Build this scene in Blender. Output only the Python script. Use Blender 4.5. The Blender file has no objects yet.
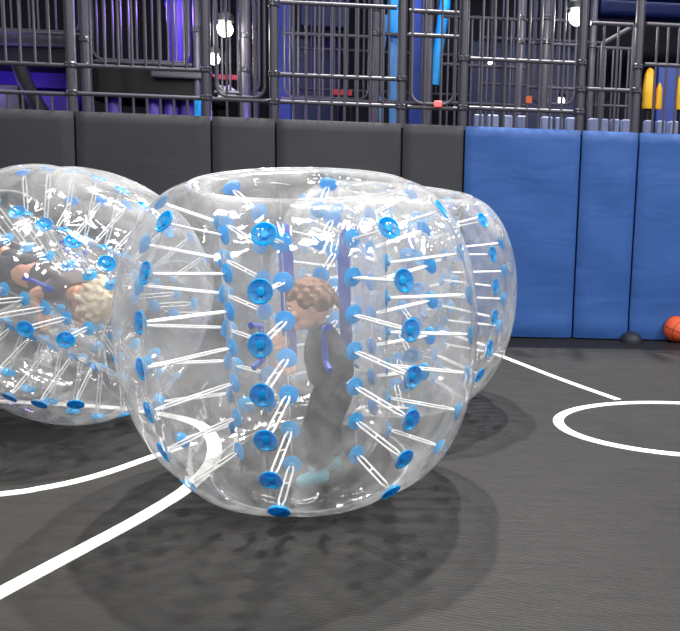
import bpy, bmesh, math, random
from mathutils import Vector, Matrix, Quaternion
R = math.radians
random.seed(7)
S = bpy.context.scene
COL = S.collection

# ------------------------------------------------------------------ camera
F, PITCH, ROLL, CX, CAMH = 820.0, 0.1435, 0.0321, 483.0, 1.26
fw = Vector((0, math.cos(PITCH), -math.sin(PITCH)))
r0 = Vector((1, 0, 0)); u0 = r0.cross(fw)
cr, sr = math.cos(ROLL), math.sin(ROLL)
RT = cr * r0 + sr * u0
UP = -sr * r0 + cr * u0
CAM = Vector((0, 0, CAMH))
cd = bpy.data.cameras.new('camera'); cam = bpy.data.objects.new('camera', cd); COL.objects.link(cam)
cd.sensor_fit = 'HORIZONTAL'; cd.sensor_width = 36.0; cd.lens = F / 680 * 36
cd.shift_x = (340 - CX) / 680
cam.matrix_world = Matrix((( RT.x, UP.x, -fw.x, CAM.x), (RT.y, UP.y, -fw.y, CAM.y), (RT.z, UP.z, -fw.z, CAM.z), (0, 0, 0, 1)))
S.camera = cam

# ------------------------------------------------------------------ light
w = bpy.data.worlds.new('World'); S.world = w; w.use_nodes = True
bg = w.node_tree.nodes['Background']
bg.inputs[0].default_value = (0.80, 0.84, 0.92, 1); bg.inputs[1].default_value = 0.11
S.view_settings.view_transform = 'Standard'; S.view_settings.look = 'None'
S.view_settings.gamma = 1; S.view_settings.use_curve_mapping = False
S.view_settings.exposure = 0.0
S.cycles.transparent_max_bounces = 64
S.cycles.max_bounces = 10
S.cycles.sample_clamp_indirect = 6.0

def lamp(name, loc, power, size, col=(1, 1, 1), target=None, kind='AREA'):
    ld = bpy.data.lights.new(name, kind); ld.energy = power; ld.color = col
    if kind == 'AREA':
        ld.shape = 'DISK'; ld.size = size
    else:
        ld.shadow_soft_size = size
    o = bpy.data.objects.new(name, ld); COL.objects.link(o); o.location = loc
    if target is not None:
        d = Vector(target) - Vector(loc); o.rotation_euler = d.to_track_quat('-Z', 'Y').to_euler()
    return o
# hall light: two strong high lamps beyond the wall, then added weaker fill
for lx, ly in ((-1.9, 10.2), (0.9, 10.7)):
    lamp('hall_key_and_fill', (lx, ly, 14.0), 3500, 0.4, (1, 0.97, 0.93), target=(-0.7, 3.5, 0))
for lx, ly, pw in ((-4.5, 4.0, 120), (4.6, 3.0, 300), (-3.5, -0.5, 150), (0.5, -1.5, 170), (4.5, -1.0, 150), (-7, 1.0, 120), (2.6, 2.0, 110), (-1.2, 1.6, 90), (-2.0, -4.5, 300), (3.0, -4.5, 300)):
    lamp('hall_key_and_fill', (lx, ly, 8.2), pw * .85, 1.5, (1, 0.98, 0.95))  # unseen overhead fill, added to light the pads and give the film highlights
lamp('pad_fill_light', (7.0, 1.5, 6.5), 520, 1.0, (1, 0.98, 0.95), target=(4.0, 7.5, 1.0))  # added fill aimed at the blue pads on the right, no visible source
lamp('pad_fill_light', (-3.5, -3.5, 7.0), 330, 1.2, (1, 0.98, 0.95), target=(-3.0, 7.0, 1.2))  # added fill aimed at the grey pads on the left
# coloured lamps of the play area behind the fence
lamp('play_lamp_violet', (-3.3, 8.55, 3.0), 40, 0.12, (0.35, 0.2, 1.0), kind='POINT')
lamp('play_lamp_violet', (-2.2, 8.0, 1.95), 9, 0.10, (0.35, 0.2, 1.0), kind='POINT')
lamp('play_lamp_violet', (-4.9, 8.2, 2.1), 13, 0.12, (0.35, 0.22, 1.0), kind='POINT')
lamp('play_lamp_blue', (-0.5, 9.0, 3.6), 22, 0.15, (0.2, 0.45, 1.0), kind='POINT')
lamp('play_lamp_blue', (2.6, 9.4, 3.6), 13, 0.15, (0.35, 0.45, 1.0), kind='POINT')
lamp('play_lamp_blue', (1.4, 7.1, 4.4), 24, 0.2, (0.35, 0.45, 1.0), kind='POINT')

# ------------------------------------------------------------------ materials
def srgb(r, g, b):
    f = lambda c: (c / 255 / 12.92) if c <= 10 else ((c / 255 + .055) / 1.055) ** 2.4
    return (f(r), f(g), f(b), 1)
def mat(name, col, rough=.5, metal=0.0, noise=0.0, nscale=20.0, bump=0.0, bscale=40.0, spec=.5, emit=None, estr=0.0, stretch=None, coat=0.0):
    m = bpy.data.materials.new(name); m.use_nodes = True
    nt = m.node_tree; b = nt.nodes['Principled BSDF']
    b.inputs['Base Color'].default_value = col; b.inputs['Roughness'].default_value = rough
    b.inputs['Metallic'].default_value = metal; b.inputs['Specular IOR Level'].default_value = spec
    if coat: b.inputs['Coat Weight'].default_value = coat
    if emit: b.inputs['Emission Color'].default_value = emit; b.inputs['Emission Strength'].default_value = estr
    tc = nt.nodes.new('ShaderNodeTexCoord'); mp = nt.nodes.new('ShaderNodeMapping')
    nt.links.new(tc.outputs['Object'], mp.inputs['Vector'])
    if stretch: mp.inputs['Scale'].default_value = stretch
    if noise:
        n = nt.nodes.new('ShaderNodeTexNoise'); n.inputs['Scale'].default_value = nscale; n.inputs['Detail'].default_value = 5
        nt.links.new(mp.outputs[0], n.inputs['Vector'])
        mx = nt.nodes.new('ShaderNodeMix'); mx.data_type = 'RGBA'
        mx.inputs[6].default_value = tuple(c * (1 - noise) for c in col[:3]) + (1,)
        mx.inputs[7].default_value = tuple(min(1, c * (1 + noise)) for c in col[:3]) + (1,)
        nt.links.new(n.outputs['Fac'], mx.inputs[0]); nt.links.new(mx.outputs[2], b.inputs['Base Color'])
    if bump:
        n2 = nt.nodes.new('ShaderNodeTexNoise'); n2.inputs['Scale'].default_value = bscale; n2.inputs['Detail'].default_value = 4
        nt.links.new(mp.outputs[0], n2.inputs['Vector'])
        bp = nt.nodes.new('ShaderNodeBump'); bp.inputs['Strength'].default_value = bump; bp.inputs['Distance'].default_value = .02
        nt.links.new(n2.outputs['Fac'], bp.inputs['Height']); nt.links.new(bp.outputs[0], b.inputs['Normal'])
    return m

def film_material(name, haze0, haze1, refl0, refl1, rough, tint=(1, 1, 1, 1), bump=.25):
    m = bpy.data.materials.new(name); m.use_nodes = True
    nt = m.node_tree; nt.nodes.clear(); N = nt.nodes.new; L = nt.links.new
    out = N('ShaderNodeOutputMaterial'); lw = N('ShaderNodeLayerWeight'); lw.inputs['Blend'].default_value = .5
    tc = N('ShaderNodeTexCoord')
    n1 = N('ShaderNodeTexNoise'); n1.inputs['Scale'].default_value = 4.5; n1.inputs['Detail'].default_value = 1.5; n1.inputs['Distortion'].default_value = 1.2
    L(tc.outputs['Object'], n1.inputs['Vector'])
    n2 = N('ShaderNodeTexNoise'); n2.inputs['Scale'].default_value = 26; n2.inputs['Detail'].default_value = 2
    L(tc.outputs['Object'], n2.inputs['Vector'])
    ad = N('ShaderNodeMath'); ad.operation = 'MULTIPLY_ADD'; L(n2.outputs['Fac'], ad.inputs[0]); ad.inputs[1].default_value = .05; L(n1.outputs['Fac'], ad.inputs[2])
    bp = N('ShaderNodeBump'); bp.inputs['Strength'].default_value = bump; bp.inputs['Distance'].default_value = .05; L(ad.outputs[0], bp.inputs['Height'])
    def powmap(p, a, b):
        q = N('ShaderNodeMath'); q.operation = 'POWER'; L(lw.outputs['Facing'], q.inputs[0]); q.inputs[1].default_value = p
        r = N('ShaderNodeMath'); r.operation = 'MULTIPLY_ADD'; L(q.outputs[0], r.inputs[0]); r.inputs[1].default_value = b - a; r.inputs[2].default_value = a
        return r.outputs[0]
    tr = N('ShaderNodeBsdfTransparent'); tr.inputs[0].default_value = tint
    df = N('ShaderNodeBsdfDiffuse'); df.inputs[0].default_value = (.9, .9, .9, 1)
    tl = N('ShaderNodeBsdfTranslucent'); tl.inputs[0].default_value = (.9, .9, .9, 1)
    mh = N('ShaderNodeMixShader'); mh.inputs[0].default_value = .5; L(df.outputs[0], mh.inputs[1]); L(tl.outputs[0], mh.inputs[2])
    m1 = N('ShaderNodeMixShader'); n3 = N('ShaderNodeTexNoise'); n3.inputs['Scale'].default_value = 3.2; n3.inputs['Detail'].default_value = 5; n3.inputs['Distortion'].default_value = 1.0
    L(tc.outputs['Object'], n3.inputs['Vector'])
    wr_ = N('ShaderNodeMapRange'); wr_.inputs[1].default_value = .38; wr_.inputs[2].default_value = .68; wr_.inputs[3].default_value = .45; wr_.inputs[4].default_value = 1.7; L(n3.outputs['Fac'], wr_.inputs[0])
    hz = N('ShaderNodeMath'); hz.operation = 'MULTIPLY'; hz.use_clamp = True; L(powmap(2.5, haze0, haze1), hz.inputs[0]); L(wr_.outputs[0], hz.inputs[1])
    L(hz.outputs[0], m1.inputs[0]); L(tr.outputs[0], m1.inputs[1]); L(mh.outputs[0], m1.inputs[2])
    gl = N('ShaderNodeBsdfGlossy'); gl.inputs['Roughness'].default_value = rough; L(bp.outputs[0], gl.inputs['Normal'])
    m2 = N('ShaderNodeMixShader'); L(powmap(4.0, refl0, refl1), m2.inputs[0]); L(m1.outputs[0], m2.inputs[1]); L(gl.outputs[0], m2.inputs[2])
    L(m2.outputs[0], out.inputs[0])
    return m

M = {}
M['film'] = film_material('clear_film', .135, .58, .13, .8, .085, bump=.45)
M['tube'] = film_material('clear_tube_film', .07, .35, .09, .7, .11, bump=.4)
M['blue'] = mat('patch_blue', (.014, .50, .88, 1), .35, noise=.10, nscale=40)
def translucent_mix(m, fac):
    nt = m.node_tree; b = nt.nodes['Principled BSDF']; out = nt.nodes['Material Output']
    t = nt.nodes.new('ShaderNodeBsdfTranslucent'); mx = nt.nodes.new('ShaderNodeMixShader'); mx.inputs[0].default_value = fac
    src = b.inputs['Base Color']
    if src.is_linked: nt.links.new(src.links[0].from_socket, t.inputs[0])
    else: t.inputs[0].default_value = src.default_value
    nt.links.new(b.outputs[0], mx.inputs[1]); nt.links.new(t.outputs[0], mx.inputs[2]); nt.links.new(mx.outputs[0], out.inputs[0])
translucent_mix(M['blue'], .45)
M['cord'] = mat('cord_white', (.86, .86, .85, 1), .35, noise=.05)
M['valve'] = film_material('valve_clear', .35, .7, .2, .8, .08)
M['strap'] = mat('strap_blue', srgb(30, 70, 170), .6, noise=.15, nscale=60)
M['steel'] = mat('fence_grey', (.068, .064, .082, 1), .42, .25, noise=.2, nscale=12)
M['steel2'] = mat('inner_fence_grey', (.085, .08, .11, 1), .42, .2, noise=.2, nscale=12)
M['clamp'] = mat('clamp_metal', (.10, .10, .12, 1), .3, .6, noise=.2)
M['dark'] = mat('dark_wall', (.008, .008, .018, 1), .8, noise=.3, nscale=4)
M['deck'] = mat('deck_black', (.002, .002, .003, 1), .7, noise=.3)
M['beam'] = mat('beam_grey', (.075, .07, .09, 1), .5, noise=.25, nscale=8)
M['violet'] = mat('violet_vinyl', (.085, .05, .42, 1), .45, noise=.2, nscale=4)
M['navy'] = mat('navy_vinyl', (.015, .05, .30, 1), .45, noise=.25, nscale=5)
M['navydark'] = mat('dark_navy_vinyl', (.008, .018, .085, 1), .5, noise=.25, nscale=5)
M['cyan'] = mat('cyan_vinyl', (.02, .42, .95, 1), .4, noise=.12, nscale=5)
M['sky'] = mat('pale_blue_tube', (.16, .45, .85, 1), .35, noise=.1)
M['white'] = mat('white_plastic', (.8, .82, .9, 1), .35, noise=.06)
M['pale'] = mat('pale_blue_foam', (.20, .24, .42, 1), .5, noise=.15, nscale=9)
M['yellow'] = mat('yellow_vinyl', (.95, .50, .02, 1), .45, noise=.12, nscale=8)
M['orange'] = mat('orange_seam', (.5, .1, .02, 1), .45, noise=.1)
M['red'] = mat('red_plastic', (.7, .05, .05, 1), .4, noise=.1)
M['bulb'] = mat('lamp_glow', (1, 1, .95, 1), .4, emit=(1, .96, .82, 1), estr=14, noise=.02)
M['bulb_w'] = mat('lamp_glow_small', (1, 1, 1, 1), .4, emit=(.92, .95, 1, 1), estr=5, noise=.02)
M['redlight'] = mat('red_light_glow', (1, .1, .1, 1), .4, emit=(1, .08, .08, 1), estr=1.6, noise=.02)
M['housing'] = mat('lamp_housing', (.03, .03, .035, 1), .4, .5, noise=.2)
M['ball'] = mat('basketball_rubber', srgb(225, 92, 52), .55, noise=.15, nscale=30, bump=.3, bscale=260)
M['seam'] = mat('basketball_seam', (.03, .015, .012, 1), .6, noise=.2)
M['dome_dark'] = mat('dome_near_black', (.012, .014, .03, 1), .6, noise=.2)
M['skin'] = mat('skin', srgb(226, 166, 138), .5, noise=.08, nscale=25)
M['lip'] = mat('lip', srgb(180, 90, 85), .5, noise=.08)
M['eye'] = mat('eye_white', (.85, .85, .83, 1), .25, noise=.03)
M['iris'] = mat('iris_dark', (.05, .035, .025, 1), .25, noise=.1)
M['brownhair'] = mat('brown_hair', srgb(120, 80, 55), .5, noise=.35, nscale=18, bump=.6, bscale=40, stretch=(4, 4, 1))
M['blond'] = mat('blond_hair', srgb(240, 216, 184), .5, noise=.2, nscale=18, bump=.5, bscale=40, stretch=(4, 4, 1))
M['blacktee'] = mat('black_cloth', (.018, .02, .026, 1), .85, noise=.3, nscale=30, bump=.3, bscale=60)
M['darkcloth'] = mat('charcoal_cloth', (.03, .032, .04, 1), .85, noise=.3, nscale=30, bump=.3, bscale=60)
M['tealcloth'] = mat('teal_cloth', srgb(60, 160, 175), .7, noise=.2, nscale=30)
M['greycloth'] = mat('grey_cloth', srgb(105, 98, 98), .8, noise=.2, nscale=30)
M['line'] = mat('white_line_paint', (.80, .79, .75, 1), .5, noise=.06, nscale=9)

# court floor: rolled rubber matting with fine ripples
def floor_material():
    m = mat('court_matting', (.062, .058, .058, 1), .42, spec=.07)
    nt = m.node_tree; N = nt.nodes.new; L = nt.links.new; b = nt.nodes['Principled BSDF']
    tc = N('ShaderNodeTexCoord'); mp = N('ShaderNodeMapping'); mp.inputs['Scale'].default_value = (1.2, 5.0, 1); mp.inputs['Rotation'].default_value = (0, 0, R(-6))
    L(tc.outputs['Object'], mp.inputs[0])
    n = N('ShaderNodeTexNoise'); n.inputs['Scale'].default_value = 3.2; n.inputs['Detail'].default_value = 8; n.inputs['Roughness'].default_value = .65; L(mp.outputs[0], n.inputs['Vector'])
    n2 = N('ShaderNodeTexNoise'); n2.inputs['Scale'].default_value = .9; n2.inputs['Detail'].default_value = 3; L(tc.outputs['Object'], n2.inputs['Vector'])
    wv = N('ShaderNodeTexWave'); wv.bands_direction = 'DIAGONAL'; wv.inputs['Scale'].default_value = 9; wv.inputs['Distortion'].default_value = 6; wv.inputs['Detail'].default_value = 3; L(mp.outputs[0], wv.inputs['Vector'])
    ad = N('ShaderNodeMath'); ad.operation = 'MULTIPLY_ADD'; L(wv.outputs['Fac'], ad.inputs[0]); ad.inputs[1].default_value = .16; L(n.outputs['Fac'], ad.inputs[2])
    bp = N('ShaderNodeBump'); bp.inputs['Strength'].default_value = .32; bp.inputs['Distance'].default_value = .02; L(ad.outputs[0], bp.inputs['Height']); L(bp.outputs[0], b.inputs['Normal'])
    cr_ = N('ShaderNodeMix'); cr_.data_type = 'RGBA'; cr_.inputs[6].default_value = (.0145, .0145, .0145, 1); cr_.inputs[7].default_value = (.036, .034, .032, 1)
    mxx = N('ShaderNodeMath'); mxx.operation = 'MULTIPLY_ADD'; L(n.outputs['Fac'], mxx.inputs[0]); mxx.inputs[1].default_value = .8; 
    s2 = N('ShaderNodeMath'); s2.operation = 'MULTIPLY_ADD'; L(n2.outputs['Fac'], s2.inputs[0]); s2.inputs[1].default_value = .5; s2.inputs[2].default_value = -.15
    L(s2.outputs[0], mxx.inputs[2]); mxx.use_clamp = True
    L(mxx.outputs[0], cr_.inputs[0]); L(cr_.outputs[2], b.inputs['Base Color'])
    rr = N('ShaderNodeMath'); rr.operation = 'MULTIPLY_ADD'; L(n.outputs['Fac'], rr.inputs[0]); rr.inputs[1].default_value = .25; rr.inputs[2].default_value = .36; L(rr.outputs[0], b.inputs['Roughness'])
    return m
M['floor'] = floor_material()

def pad_material(name, col, wr):
    m = mat(name, col, .5, noise=.10, nscale=3, spec=.3)
    nt = m.node_tree; N = nt.nodes.new; L = nt.links.new; b = nt.nodes['Principled BSDF']
    tc = N('ShaderNodeTexCoord'); mp = N('ShaderNodeMapping'); mp.inputs['Scale'].default_value = (1.0, 1.0, 2.6); L(tc.outputs['Object'], mp.inputs[0])
    n = N('ShaderNodeTexNoise'); n.inputs['Scale'].default_value = 1.5; n.inputs['Detail'].default_value = 2; n.inputs['Distortion'].default_value = .5; L(mp.outputs[0], n.inputs['Vector'])
    n3 = N('ShaderNodeTexNoise'); n3.inputs['Scale'].default_value = 220; L(tc.outputs['Object'], n3.inputs['Vector'])
    ad = N('ShaderNodeMath'); ad.operation = 'MULTIPLY_ADD'; L(n3.outputs['Fac'], ad.inputs[0]); ad.inputs[1].default_value = .02; L(n.outputs['Fac'], ad.inputs[2])
    bp = N('ShaderNodeBump'); bp.inputs['Strength'].default_value = wr; bp.inputs['Distance'].default_value = .06; L(ad.outputs[0], bp.inputs['Height']); L(bp.outputs[0], b.inputs['Normal'])
    return m
M['padgrey'] = pad_material('pad_grey_vinyl', (.042, .0435, .051, 1), .12)
M['padblue'] = pad_material('pad_blue_vinyl', (.032, .098, .32, 1), .35)

# ------------------------------------------------------------------ mesh helpers
class MB:
    def __init__(s): s.v = []; s.f = []
    def add(s, vs, fs):
        o = len(s.v); s.v += [Vector(v) for v in vs]; s.f += [tuple(i + o for i in f) for f in fs]
    def box(s, a, b, m=None):
        x0, y0, z0 = a; x1, y1, z1 = b
        vs = [Vector(q) for q in ((x0,y0,z0),(x1,y0,z0),(x1,y1,z0),(x0,y1,z0),(x0,y0,z1),(x1,y0,z1),(x1,y1,z1),(x0,y1,z1))]
        if m: vs = [m @ v for v in vs]
        s.add(vs, [(0,3,2,1),(4,5,6,7),(0,1,5,4),(1,2,6,5),(2,3,7,6),(3,0,4,7)])
    def tube(s, pts, r, n=10, closed=False):
        pts = [Vector(p) for p in pts]; k = len(pts); vs = []; fs = []
        prev = None
        for i, p in enumerate(pts):
            if closed: t = pts[(i + 1) % k] - pts[i - 1]
            else: t = pts[min(i + 1, k - 1)] - pts[max(i - 1, 0)]
            t.normalize()
            if prev is None:
                a = t.orthogonal().normalized()
            else:
                a = (prev - prev.dot(t) * t)
                a = a.normalized() if a.length > 1e-6 else t.orthogonal().normalized()
            prev = a; b = t.cross(a)
            rr = r[i] if isinstance(r, (list, tuple)) else r
            vs += [p + rr * (math.cos(2 * math.pi * j / n) * a + math.sin(2 * math.pi * j / n) * b) for j in range(n)]
        for i in range(k if closed else k - 1):
            i2 = (i + 1) % k
            for j in range(n):
                j2 = (j + 1) % n
                fs.append((i * n + j, i * n + j2, i2 * n + j2, i2 * n + j))
        if not closed:
            fs.append(tuple(range(n - 1, -1, -1))); fs.append(tuple((k - 1) * n + j for j in range(n)))
        s.add(vs, fs)
    def lathe(s, prof, n=20, m=None):
        vs = []; fs = []; k = len(prof)
        for (r, z) in prof:
            vs += [Vector((r * math.cos(2*math.pi*j/n), r * math.sin(2*math.pi*j/n), z)) for j in range(n)]
        for i in range(k - 1):
            for j in range(n):
                j2 = (j + 1) % n; fs.append((i*n+j, i*n+j2, (i+1)*n+j2, (i+1)*n+j))
        fs.append(tuple(range(n - 1, -1, -1))); fs.append(tuple((k-1)*n + j for j in range(n)))
        if m: vs = [m @ v for v in vs]
        s.add(vs, fs)
    def ball(s, c, r, nu=20, nv=12, m=None):
        if not isinstance(r, (tuple, list)): r = (r, r, r)
        prof = [(math.sin(math.pi * i / nv), -math.cos(math.pi * i / nv)) for i in range(nv + 1)]
        prof[0] = (1e-4, -1); prof[-1] = (1e-4, 1)
        mm = Matrix.Translation(Vector(c)) @ (m.to_4x4() if m else Matrix.Identity(4)) @ Matrix.Diagonal((r[0], r[1], r[2], 1))
        s.lathe(prof, nu, mm)
    def mesh(s, name, smooth=True):
        me = bpy.data.meshes.new(name); me.from_pydata([tuple(v) for v in s.v], [], s.f); me.update()
        bm = bmesh.new(); bm.from_mesh(me); bmesh.ops.recalc_face_normals(bm, faces=bm.faces); bm.to_mesh(me); bm.free()
        if smooth:
            me.polygons.foreach_set('use_smooth', [True] * len(me.polygons))
            me.set_sharp_from_angle(angle=R(40))
        return me
    def build(s, name, material, parent=None, smooth=True, bevel=0.0):
        me = s.mesh(name, smooth); me.materials.append(material)
        return obj(name, me, parent, bevel)
def obj(name, me, parent=None, bevel=0.0):
    o = bpy.data.objects.new(name, me); COL.objects.link(o)
    if parent is not None: o.parent = parent
    if bevel:
        b = o.modifiers.new('bevel', 'BEVEL'); b.width = bevel; b.segments = 3; b.limit_method = 'ANGLE'
    return o
def tag(o, label, cat, group=None, kind=None):
    o['label'] = label; o['category'] = cat
    if group: o['group'] = group
    if kind: o['kind'] = kind
    return o
def thing(name, label, cat, loc=(0, 0, 0), group=None):
    o = bpy.data.objects.new(name, None); COL.objects.link(o); o.location = loc; o.empty_display_size = .1
    return tag(o, label, cat, group)
def struct(o):
    o['kind'] = 'structure'; return o
def copy_tree(o, parent=None):
    c = o.copy(); COL.objects.link(c)
    if parent is not None: c.parent = parent
    for ch in list(o.children): copy_tree(ch, c)
    return c

# ------------------------------------------------------------------ placing by the survey of the photograph
def ray(px, py): return (fw * F + RT * (px - CX) - UP * (py - 315.5)).normalized()
def ground(px, py, z=0.0):
    d = ray(px, py); t = (z - CAMH) / d.z; p = CAM + d * t; return Vector((p.x, p.y, z))
YW, WY = 7.34, 0.07
WU = Vector((1, WY, 0)).normalized(); WN = Vector((-WU.y, WU.x, 0))      # along the wall, and into the depth behind it
WO = Vector((0, YW, 0))
WM = Matrix(((WU.x, WN.x, 0, WO.x), (WU.y, WN.y, 0, WO.y), (0, 0, 1, 0), (0, 0, 0, 1)))   # wall frame: s, depth, z
def wp(px, py, off=0.0):
    d = ray(px, py); t = ((WO + WN * off - CAM).dot(WN)) / d.dot(WN); p = CAM + d * t
    return Vector(((p - WO).dot(WU), off, p.z))
def wbox(mb, a, b): mb.box(a, b, WM)
def wthing(name, label, cat, s, off, z, group=None):
    o = thing(name, label, cat, WM @ Vector((s, off, z)), group); o.rotation_euler = (0, 0, math.atan2(WU.y, WU.x)); return o
PADH = 1.87

# ------------------------------------------------------------------ the setting
mb = MB(); mb.box((-9, -3, -.1), (9, 15, 0)); struct(mb.build('floor', M['floor'], smooth=False))
mb = MB(); wbox(mb, (-9, .075, 0), (9, .42, PADH - .03)); struct(mb.build('wall_back', M['dark'], smooth=False))
mb = MB(); wbox(mb, (-9, 6.2, 0), (9, 6.4, 5.4)); struct(mb.build('wall_rear', M['dark'], smooth=False))
mb = MB(); wbox(mb, (-9.2, .42, 0), (-9, 6.2, 5.4)); struct(mb.build('wall_left', M['dark'], smooth=False))
mb = MB(); wbox(mb, (9, .42, 0), (9.2, 6.2, 5.4)); struct(mb.build('wall_right', M['dark'], smooth=False))
mb = MB(); wbox(mb, (-9.2, 1.6, 5.2), (9.2, 6.4, 5.4)); struct(mb.build('ceiling', M['dark'], smooth=False))

# wall pads, one upholstered panel each
seams = [-70, 73, 210, 275, 402, 465, 583, 641, 770]
padlab = ['dark grey wall pad at the left edge above the tipped bubble ball',
          'wide dark grey wall pad above the gap between left and front bubble balls',
          'narrow dark grey wall pad right of the wide pad over the left ball',
          'wide dark grey wall pad straight behind the front bubble ball opening',
          'narrow dark grey wall pad touching the blue pads',
          'wide wrinkled blue wall pad next to the dark grey pads',
          'narrow blue wall pad between two wider blue pads',
          'blue wall pad at the right edge behind the basketball']
for i in range(8):
    s0 = wp(seams[i], 120).x + .009; s1 = wp(seams[i + 1], 120).x - .009
    nx = max(8, int((s1 - s0) / .05)); nz = 40
    vs = []; fs = []
    ww = s1 - s0
    for kz in range(nz + 1):
        for kx in range(nx + 1):
            u = kx / nx; v = kz / nz
            x = u * ww; z = .012 + v * (PADH - .012)
            e = min(u * ww, (1 - u) * ww); ez = min(z, PADH - z)
            rr = .03
            d = 0
            for q in (e, ez):
                if q < rr: d += rr - math.sqrt(max(0, rr * rr - (rr - q) ** 2))
            bul = .012 * math.sin(math.pi * u) ** .7
            if i >= 5:
                bul += .007 * math.sin(9 * z + 2.2 * math.sin(3 * x + i) + i) * math.sin(math.pi * u) ** .5
                bul += .012 * math.exp(-((z - .12) / .08) ** 2)
            else:
                bul += .003 * math.sin(7 * z + 2 * math.sin(4 * x + i) + 2 * i)
            vs.append(Vector((x, min(d, .03) - bul, z)))
    W_ = nx + 1
    for kz in range(nz):
        for kx in range(nx):
            a = kz * W_ + kx; fs.append((a, a + 1, a + W_ + 1, a + W_))
    nb = len(vs)
    # back board edges
    vs += [Vector((0, .07, .012)), Vector((ww, .07, .012)), Vector((ww, .07, PADH)), Vector((0, .07, PADH))]
    fs.append((nb, nb + 3, nb + 2, nb + 1))
    fs.append(tuple([nb] + [nb + 1] + [kx for kx in range(nx, -1, -1)]))
    fs.append(tuple([nb + 2, nb + 3] + [nz * W_ + kx for kx in range(0, nx + 1)]))
    fs.append(tuple([nb + 3, nb] + [kz * W_ for kz in range(0, nz + 1)]))
    fs.append(tuple([nb + 1, nb + 2] + [kz * W_ + nx for kz in range(nz, -1, -1)]))
    m_ = MB(); m_.add(vs, fs)
    o = m_.build('wall_pad', M['padgrey'] if i < 5 else M['padblue'])
    o.location = WM @ Vector((s0, 0, 0)); o.rotation_euler = (0, 0, math.atan2(WU.y, WU.x))
    tag(o, padlab[i], 'wall pad', 'upholstered pads along the court wall')

# court lines: thin painted strips
def strip(pts, wd, name, label, closed=False):
    P = []
    pts = [Vector((p[0], p[1], 0)) for p in pts]; n = len(pts)
    if not closed:                                      # Catmull-Rom
        for i in range(n - 1):
            p0, p1, p2, p3 = pts[max(i - 1, 0)], pts[i], pts[i + 1], pts[min(i + 2, n - 1)]
            for k in range(8):
                t = k / 8
                P.append(.5 * ((2 * p1) + (p2 - p0) * t + (2 * p0 - 5 * p1 + 4 * p2 - p3) * t * t + (3 * p1 - p0 - 3 * p2 + p3) * t ** 3))
        P.append(pts[-1])
    else: P = pts
    k = len(P); vs = []; fs = []
    for i, p in enumerate(P):
        t = (P[(i + 1) % k] - P[i - 1]) if closed else (P[min(i + 1, k - 1)] - P[max(i - 1, 0)])
        nrm = Vector((-t.y, t.x, 0)).normalized()
        for sgn in (1, -1):
            q = p + nrm * wd / 2 * sgn
            vs += [Vector((q.x, q.y, .0)), Vector((q.x, q.y, .003))]
    for i in range(k if closed else k - 1):
        a = i * 4; b = ((i + 1) % k) * 4
        fs += [(a + 1, b + 1, b + 3, a + 3), (a, b, b + 1, a + 1), (a + 2, a + 3, b + 3, b + 2)]
    m_ = MB(); m_.add(vs, fs); o = m_.build(name, M['line'], smooth=False)
    return tag(o, label, 'court line')
def circle_pts(c, r, n=96): return [(c[0] + r * math.cos(2*math.pi*i/n), c[1] + r * math.sin(2*math.pi*i/n)) for i in range(n)]
strip([(1.22 + .77 * math.cos(2*math.pi*i/96), 4.545 + .55 * math.sin(2*math.pi*i/96)) for i in range(96)], .06, 'court_circle', 'white painted circle on the matting at the right below the basketball', True)
strip([(.10, 6.56), (.19, 6.40), (.56, 5.69), (.885, 5.13)], .05, 'court_line', 'straight white line running from behind the right ball to the circle')
strip([(-1.72, 1.6), (-1.55, 2.1), (-1.41, 2.57), (-1.36, 2.74), (-1.285, 3.01), (-1.225, 3.34), (-1.245, 3.7), (-1.37, 4.06), (-1.56, 4.32), (-1.9, 4.5), (-2.3, 4.58), (-2.8, 4.6), (-3.3, 4.5)], .068, 'court_line', 'long curving white line passing under the front bubble ball at lower left')
strip([(-2.5, 2.95), (-1.94, 3.19), (-1.82, 3.265), (-1.72, 3.36), (-1.63, 3.50), (-1.54, 3.70), (-1.42, 3.95)], .055, 'court_line', 'short bent white line at the left edge joining the long curving line')

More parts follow.
